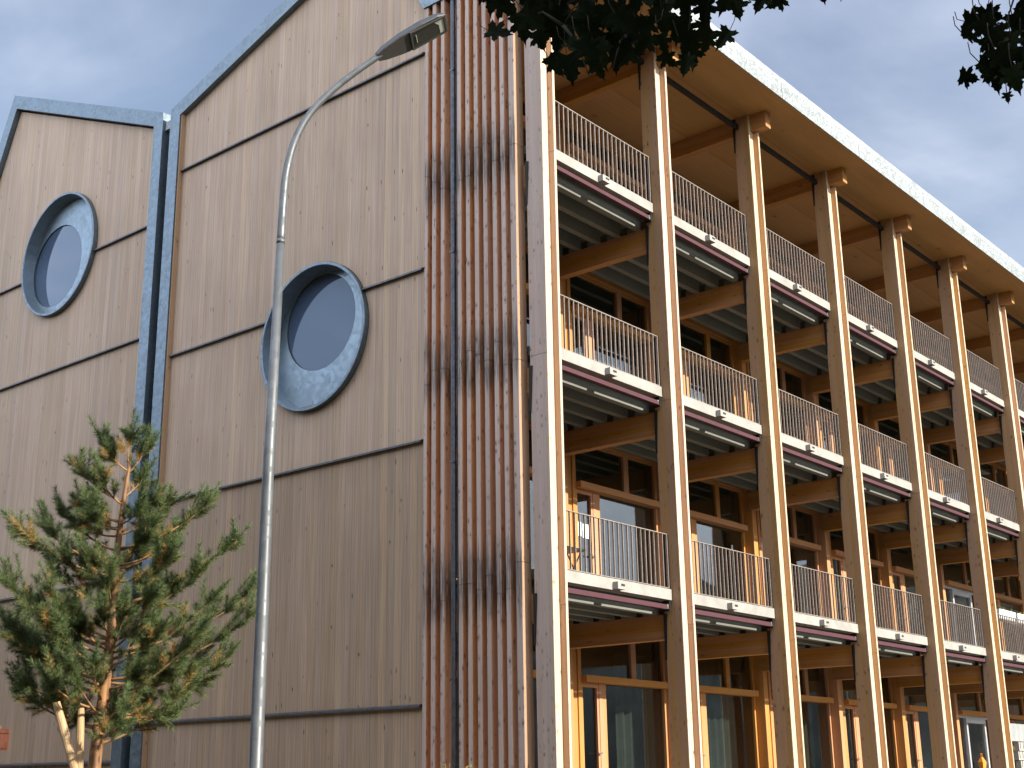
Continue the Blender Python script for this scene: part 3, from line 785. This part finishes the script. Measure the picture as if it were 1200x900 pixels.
# (u, v of the leaf tip, size px, hang angle)
spots = [(577,22,40,8),(562,6,38,-10),(603,42,36,75),(618,54,40,20),(640,56,44,10),(652,66,42,-5),(610,20,42,60),(630,22,44,0),(668,34,46,30),(660,52,44,20),(655,12,44,-20),(690,20,46,10),
         (684,50,46,0),(700,62,46,15),(715,70,42,-10),(728,66,40,5),(712,84,42,25),(690,84,40,-15),(672,102,46,10),(662,92,34,40),(738,52,40,-20),(750,56,36,10),(726,36,46,30),(745,22,46,0),(705,38,46,-25),
         (640,36,46,45),(620,36,40,-40),(676,70,42,-30),(722,90,34,0),(708,96,30,20),(764,14,44,20),(775,26,40,-10),(780,44,38,10),(792,56,38,0),(800,70,36,-10),(812,86,36,5),(800,92,30,-15),(782,66,30,20),(815,52,34,30),(822,66,30,-20),
         (838,60,34,-35),(826,36,40,0),(806,30,42,10),(842,20,42,-20),(798,14,44,0),(832,8,44,20),(856,6,40,-30),(868,26,32,15),(884,18,32,-25),(896,10,30,-60),(872,6,36,30),(890,2,34,0),(968,6,26,20),(985,2,24,-30),(730,12,46,10),(700,4,46,0),(660,-6,46,20),(620,-4,46,0),(780,-4,46,-10),(748,-6,46,10),(815,-6,44,10),(850,-8,42,0),
         (592,0,40,20),(640,0,44,-10),(672,16,40,60),(690,36,40,-50),(712,52,40,50),(650,40,40,-60),(724,58,36,-60),(694,66,38,60),(712,18,40,70),(738,36,36,-70),(790,30,36,60),(806,48,34,-60),(795,80,28,50),
         (666,60,48,0),(700,48,48,20),(720,80,40,-40),(684,10,48,-30),(610,6,44,-30),(632,46,44,-30),(676,90,32,-40),(742,66,34,-40),(704,74,40,40),(688,40,46,80),(730,48,42,0),(655,28,46,10),(625,14,46,30),(745,42,40,40),(640,62,30,30),
         (1146,42,34,-20),(1160,20,30,100),(1178,24,26,60),(1150,50,30,70),(1168,52,36,30),(1176,66,38,10),(1165,72,30,30),(1188,70,34,0),(1185,32,28,-40),(1194,46,30,20),(1205,60,36,0),(1150,94,26,80),(1160,102,22,20),(1172,112,34,15),(1184,108,34,-10),(1196,112,36,10),(1200,92,40,0),(1188,92,40,30),(1180,90,36,60),(1210,84,40,0),(1208,24,34,20),(1214,44,36,-10),(1190,84,36,-40),(1182,122,14,5)]
limb_a = at(745, -95, 6.0); limb_b = at(1190, -70, 5.6)
def limb_near(u, v, d): return at(u+rl.uniform(-20,20), min(v-60, -30), d)
for u, v, s, ang in spots:
    right = u > 1100
    d = (5.4 if right else 6.2)+rl.uniform(-.45,.55)
    px = FPX/d/1.08
    size = s/px*.86
    if 640 < u < 760 and rl.random() < .16: continue
    down = -UP*math.cos(R(ang))+RIGHT*math.sin(R(ang))
    tipv = (down+FWD*rl.uniform(-.35,.35)).normalized()
    nrm = (back+RIGHT*rl.uniform(-.55,.55)+UP*rl.uniform(-.5,.5)).normalized()
    tip = at(u, v, d); p = tip-tipv*size*1.12
    put_leaf(p, tipv, nrm, size, rl)
    # petiole
    if rl.random() < .8:
        twig.tube([tuple(p-PO), tuple(p-tipv*size*.35+UP*size*.15-PO), tuple(p-tipv*size*.45+UP*size*.5-PO)], [.0022,.002,.002], 4)
# twigs that carry the leaves
for a, b in (((745,-95),(735,40)),((745,-95),(660,30)),((660,30),(612,20)),((660,30),(690,88)),((735,40),(718,80)),((745,-95),(800,60)),((800,60),(812,80)),((745,-95),(880,2)),((660,-60),(590,0)),((690,52),(655,60))):
    da, db = 6.2+rl.uniform(-.1,.1), 6.2+rl.uniform(-.1,.1); A, Bq = at(*a, da), at(*b, db); Mq = A.lerp(Bq,.5)+UP*.05
    twig.tube([tuple(A-PO), tuple(Mq-PO), tuple(Bq-PO)], [.010,.006,.003], 6)
for a, b in (((1215,-70),(1178,30)),((1215,-70),(1200,80)),((1200,80),(1165,92)),((1250,40),(1185,40)),((1178,30),(1162,40))):
    A, Bq = at(*a, 5.4), at(*b, 5.4); Mq = A.lerp(Bq,.5)+UP*.03
    twig.tube([tuple(A-PO), tuple(Mq-PO), tuple(Bq-PO)], [.008,.005,.003], 6)
# limbs from the trunk
tr0 = Vector((-9.2,-13.4,4.4))
J1 = at(745,-95,6.2); J2 = at(1215,-70,5.4)
def outside(p, mg=14):
    q = pix(p)
    return q is None or not (-mg < q[0] < 1200+mg and -mg < q[1] < 900+mg)
lm = MB()
lm.tube([(0,0,0),(.03,0,1.5),(0,.02,3),(.02,.05,4.4),(.0,.1,6.2),(-.1,.2,8.2),(-.2,.3,9.8)], [.34,.27,.24,.21,.16,.09,.03], 14)
lm.build('trunk', M_PBARK, plane, smooth=True)
twig.tube([tuple(tr0-PO), (-.1,1.5,6.5), tuple((J1+J2)/2+Vector((.3,-.2,.9))-PO), tuple(J1-PO)], [.10,.07,.035,.012], 8)
twig.tube([(-.1,1.5,6.5), tuple(J2+Vector((.1,-.3,.4))-PO), tuple(J2-PO)], [.05,.02,.009], 8)
for i in range(14):
    a = rl.uniform(0,6.28); e = Vector((math.cos(a)*2.4, math.sin(a)*2.0+.6, rl.uniform(6.5,9.6)))
    if outside(e+PO): twig.tube([(0,.05,rl.uniform(4.6,7)), tuple(e*.5+Vector((0,0,3))), tuple(e)], [.07,.04,.012], 6)
twig.build('branch', M_PBARK, plane, smooth=True)
# the crown above and behind the viewer, which keeps the hanging branch in shade
cnt = 0
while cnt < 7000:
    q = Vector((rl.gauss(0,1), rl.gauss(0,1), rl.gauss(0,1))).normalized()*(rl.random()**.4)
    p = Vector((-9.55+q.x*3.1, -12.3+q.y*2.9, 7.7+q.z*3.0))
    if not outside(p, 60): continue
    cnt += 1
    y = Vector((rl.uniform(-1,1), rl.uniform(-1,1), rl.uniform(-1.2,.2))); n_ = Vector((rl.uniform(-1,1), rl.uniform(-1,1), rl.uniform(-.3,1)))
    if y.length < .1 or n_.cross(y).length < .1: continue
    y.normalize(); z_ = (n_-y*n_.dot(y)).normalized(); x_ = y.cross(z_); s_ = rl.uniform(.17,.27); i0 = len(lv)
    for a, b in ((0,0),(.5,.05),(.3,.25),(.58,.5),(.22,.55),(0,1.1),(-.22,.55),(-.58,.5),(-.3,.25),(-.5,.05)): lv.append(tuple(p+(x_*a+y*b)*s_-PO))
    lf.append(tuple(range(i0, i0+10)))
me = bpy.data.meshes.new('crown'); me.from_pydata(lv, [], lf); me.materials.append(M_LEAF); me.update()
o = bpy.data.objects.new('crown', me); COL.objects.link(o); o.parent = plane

# ================================================================== small things
# shrub tips at the foot of the slats
sh = empty('shrub', 'straw coloured shrub tips at the foot of the slat screen', 'plant', (-.75,1.05,0))
rs = random.Random(3); m = MB(); lfm = MB()
for i in range(16):
    q = Vector((rs.uniform(-.2,.2), rs.uniform(-.35,.35), rs.uniform(1.5,1.95))); m.tube([(q.x*.2,q.y*.2,0),(q.x*.6,q.y*.6,q.z*.6),tuple(q)], [.008,.006,.003], 5)
    for j in range(16):
        p = Vector((q.x*.6,q.y*.6,q.z*.6)).lerp(q, rs.random()); d = Vector((rs.gauss(0,1),rs.gauss(0,1),rs.gauss(.8,.6))).normalized(); l = rs.uniform(.06,.14)
        sd = d.cross(Vector((rs.random(),rs.random(),rs.random()))).normalized()*.012
        lfm.add([p, p+d*l*.5+sd, p+d*l, p+d*l*.5-sd], [(0,1,2,3)])
# two tall tips show above the lower edge of the view
for y, zt in ((.20,2.04),(.12,1.97),(-.17,1.95)):
    m.tube([(0,y*.4,0),(0,y*.8,1.0),(0,y,zt-.05)], [.009,.007,.003], 5)
    for j in range(9):
        p = Vector((0,y,zt-.05-j*.035)); d = Vector((rs.gauss(0,.5),rs.gauss(0,.6),rs.uniform(.3,1))).normalized(); l = rs.uniform(.05,.09); sd = d.cross(Vector((1,.2,.1))).normalized()*.012
        lfm.add([p, p+d*l*.5+sd, p+d*l, p+d*l*.5-sd], [(0,1,2,3)])
m.build('stem', M_TWIG, sh); lfm.build('foliage', M_SHRUB, sh, fix=False)

# folding table on the first balcony
ft = empty('folding_table', 'black folding table with crossed legs on the lowest balcony beside the corner post', 'table', (2.50,1.5,Z[1]))
m = MB(); m.box(-.28,.28,-.25,.25,.70,.735); m.build('tabletop', M_TABLE, ft)
for sgn in (-1,1):
    for yy in (-.2,.2):
        m = MB(); m.tube([(-.25*sgn,yy+.015*sgn,.02),(.25*sgn,yy+.015*sgn,.70)], .014, 6); m.build('leg', M_TABLE, ft)
# paper notices on the door pane of the first balcony
m = MB(); m.box(0,.19,0,.004,0,.27); o = m.build('paper_notice', M_PAPER); o.location = (4.30,2.582,6.14)
tag(o, 'pale paper notice taped to the lowest balcony door, left one of the pair', 'notice')
o2 = o.copy(); COL.objects.link(o2); o2.location = (4.53,2.582,6.12); tag(o2, 'pale paper notice taped to the lowest balcony door, right one of the pair', 'notice')
# sunlit lower part of pale panels behind the windows, shaped as cupboards
def sunpatch(x, w, label):
    c = empty('sunlit_panel', label, 'sunpatch', (x,2.95,Z[2]+.013))
    m = MB(); m.box(0,w,0,.45,.06,1.74); m.box(.03,w-.03,.04,.43,0,.059); m.build('body', M_CAB, c)
    n = max(2, int(w/.6))
    for i in range(n):
        m = MB(); m.box(w*i/n+.006, w*(i+1)/n-.006, -.02, -.001, .07, 1.73); d = m.build('sunlit_panel_leaf', M_CAB, c)
        m = MB(); m.box(w*(i+1)/n-.05, w*(i+1)/n-.035, -.04, -.021, .8, .95); m.build('sunlit_panel_handle', M_SILVER, d)
sunpatch(4.45, 2.55, 'sunlit lower part of pale panel behind the railing, first bay from the corner')
sunpatch(8.6, 1.2, 'sunlit lower part of pale panel behind the railing, second bay from the corner')
# grey curtains drawn part way behind the ground floor glass
def curtain(x, w, label):
    m = MB(); n = int(w/.035)
    for i in range(n):
        x0, x1 = w*i/n, w*(i+1)/n; y0, y1 = .05*math.sin(i*.85), .05*math.sin((i+1)*.85)
        m.add([(x0,y0,0),(x1,y1,0),(x1,y1,2.9),(x0,y0,2.9),(x0,y0+.006,0),(x1,y1+.006,0),(x1,y1+.006,2.9),(x0,y0+.006,2.9)], [(0,1,2,3),(7,6,5,4),(3,2,6,7),(0,4,5,1)])
    o = m.build('curtain', M_CURT); o.location = (x, 2.95, Z[0]+.02); tag(o, label, 'curtain')
M_CURT = matte('grey_curtain', (.20,.205,.19), .85, .12, 5.)
curtain(5.9, 1.1, 'grey curtain behind the ground floor glass, first bay from the corner')
curtain(9.0, 1.3, 'grey curtain behind the ground floor glass, second bay from the corner')
curtain(12.2, 1.6, 'grey curtain behind the ground floor glass, third bay from the corner')
# far right: planter boxes on the railing, block screen and cloth at ground floor, orange bag
for i, (xx, w) in enumerate(((18.95,1.15),(20.25,.46))):
    pb_ = empty('planter_box', ['long white planter box hung inside the railing near the right edge', 'short white planter box hung inside the railing near the right edge'][i], 'planter', (xx,.14,Z[1]+.86))
    m = MB(); m.prism([(.02,.03,0),(w-.02,.03,0),(w-.02,.19,0),(.02,.19,0)], [(0,0,.26),(w,0,.26),(w,.22,.26),(0,.22,.26)]); m.build('trough', M_WHITE, pb_)
    fm = MB()
    for j in range(60):
        p = Vector((rs.uniform(.05,w-.05), rs.uniform(.04,.18), .25)); d = Vector((rs.gauss(0,.5),rs.gauss(0,.5),1)).normalized(); l = rs.uniform(.05,.14); sd = d.cross(Vector((1,.3,.1))).normalized()*.02
        fm.add([p, p+d*l*.5+sd, p+d*l, p+d*l*.5-sd], [(0,1,2,3)])
    fm.build('foliage', M_NEEDLE, pb_, fix=False)
# ventilated block screen
bs = MB(); 
for r_ in range(6):
    for c_ in range(9):
        x0 = 24.35+c_*.24+(0.12 if r_%2 else 0); z0 = Z[0]+.02+r_*.26
        bs.box(x0, x0+.085, 2.0, 2.15, z0, z0+.24); bs.box(x0+.135, x0+.232, 2.0, 2.15, z0, z0+.24); bs.box(x0+.086, x0+.134, 2.0, 2.15, z0, z0+.05); bs.box(x0+.086, x0+.134, 2.08, 2.15, z0+.051, z0+.24)
tag(bs.build('block_screen', M_BLOCK), 'low grey block screen with slits at the ground floor right edge', 'screen')
M_CURT2 = matte('pale_cloth', (.30,.32,.33), .85, .08, 5.)
m = MB(); n = 40
for i in range(n):
    x0, x1 = 24.3+2.3*i/n, 24.3+2.3*(i+1)/n; y0, y1 = 2.26+.03*math.sin(i*.9), 2.26+.03*math.sin((i+1)*.9)
    m.add([(x0,y0,Z[0]+1.60),(x1,y1,Z[0]+1.60),(x1,y1,Z[0]+2.10),(x0,y0,Z[0]+2.10),(x0,y0+.01,Z[0]+1.60),(x1,y1+.01,Z[0]+1.60),(x1,y1+.01,Z[0]+2.10),(x0,y0+.01,Z[0]+2.10)],
          [(0,1,2,3),(7,6,5,4),(3,2,6,7),(0,4,5,1)])
tag(m.build('white_sheet', M_CURT2), 'white cloth sheet hanging behind the grey block screen', 'cloth')
m = MB(); m.prism([(-.10,-.05,0),(.10,-.05,0),(.10,.05,0),(-.10,.05,0)], [(-.13,-.07,.20),(.13,-.07,.20),(.13,.07,.20),(-.13,.07,.20)]); m.prism([(-.13,-.07,.20),(.13,-.07,.20),(.13,.07,.20),(-.13,.07,.20)], [(-.05,-.02,.33),(.05,-.02,.33),(.05,.02,.33),(-.05,.02,.33)])
m.tube([(-.05,0,.32),(-.04,0,.43),(.04,0,.43),(.05,0,.32)], .010, 6)
o = m.build('hanging_bag', M_ORANGE); o.location = (6*BAY+1.86, 2.42, Z[0]+.80)
tag(o, 'orange bag hanging on the metal ground floor door', 'bag')

# ------------------------------------------------------------------ light and sky
EL, AZ = R(26.5), R(8.0)
sd = bpy.data.lights.new('sun', 'SUN'); sd.energy = 5.0; sd.angle = R(.55); sd.color = (1., .93, .81)
so = bpy.data.objects.new('sun', sd); COL.objects.link(so)
to_sun = Vector((math.sin(AZ)*math.cos(EL), -math.cos(AZ)*math.cos(EL), math.sin(EL)))
so.rotation_euler = (-to_sun).to_track_quat('-Z', 'Y').to_euler()
so.location = to_sun*60
W = bpy.data.worlds.new('World'); S.world = W; W.use_nodes = True
nt = W.node_tree; nt.nodes.clear(); T = NT(nt)
sky = T.new('ShaderNodeTexSky', sky_type='NISHITA'); sky.sun_disc = False
sky.sun_elevation = EL; sky.sun_rotation = math.pi-AZ
sky.air_density = 1.; sky.dust_density = 1.2; sky.ozone_density = 1.2
tc = T.new('ShaderNodeTexCoord'); sx = T.new('ShaderNodeSeparateXYZ'); T.l.new(tc.outputs['Generated'], sx.inputs[0])
den = T.math('ADD', T.math('MAXIMUM', sx.outputs[2], 0.), .22)
cv = T.comb(T.math('DIVIDE', sx.outputs[0], den), T.math('DIVIDE', sx.outputs[1], den), 0.)
n1 = T.new('ShaderNodeTexNoise'); T.l.new(cv, n1.inputs['Vector']); n1.inputs['Scale'].default_value = 1.25; n1.inputs['Detail'].default_value = 7.; n1.inputs['Roughness'].default_value = .52; n1.inputs['Distortion'].default_value = .35
n2 = T.noise(cv, .8, 4., .5)
cl = T.step(n1.outputs['Fac'], .38, .66)
shade = T.step(n2, .38, .60)
ccol = T.mix(shade, (3.5, 4.0, 5.2), (9.6, 9.9, 10.6))
lowc = T.step(sx.outputs[2], .48, .12, 0., .30)
fac = T.math('MINIMUM', T.math('ADD', T.math('ADD', .12, lowc), T.math('MULTIPLY', cl, .70)), .95)
col = T.mix(fac, sky.outputs[0], ccol)
# western sky, out of view, brightened to light the gables; north-east dimmed
west = T.step(sx.outputs[0], .40, -.55, .68, 2.1)
mw = T.new('ShaderNodeVectorMath', operation='SCALE'); T.l.new(col, mw.inputs[0]); T.l.new(west, mw.inputs['Scale']); col = mw.outputs[0]
bg = T.new('ShaderNodeBackground'); T.l.new(col, bg.inputs[0]); bg.inputs[1].default_value = .13
wo_ = T.new('ShaderNodeOutputWorld'); T.l.new(bg.outputs[0], wo_.inputs[0])

S.view_settings.view_transform = 'Standard'; S.view_settings.look = 'None'; S.view_settings.gamma = 1.
S.view_settings.exposure = 0.92
S.render.resolution_x, S.render.resolution_y = 1024, 768
S.cycles.max_bounces = 10; S.cycles.diffuse_bounces = 6; S.cycles.transparent_max_bounces = 12; S.cycles.caustics_reflective = False; S.cycles.caustics_refractive = False
S.cycles.use_denoising = True
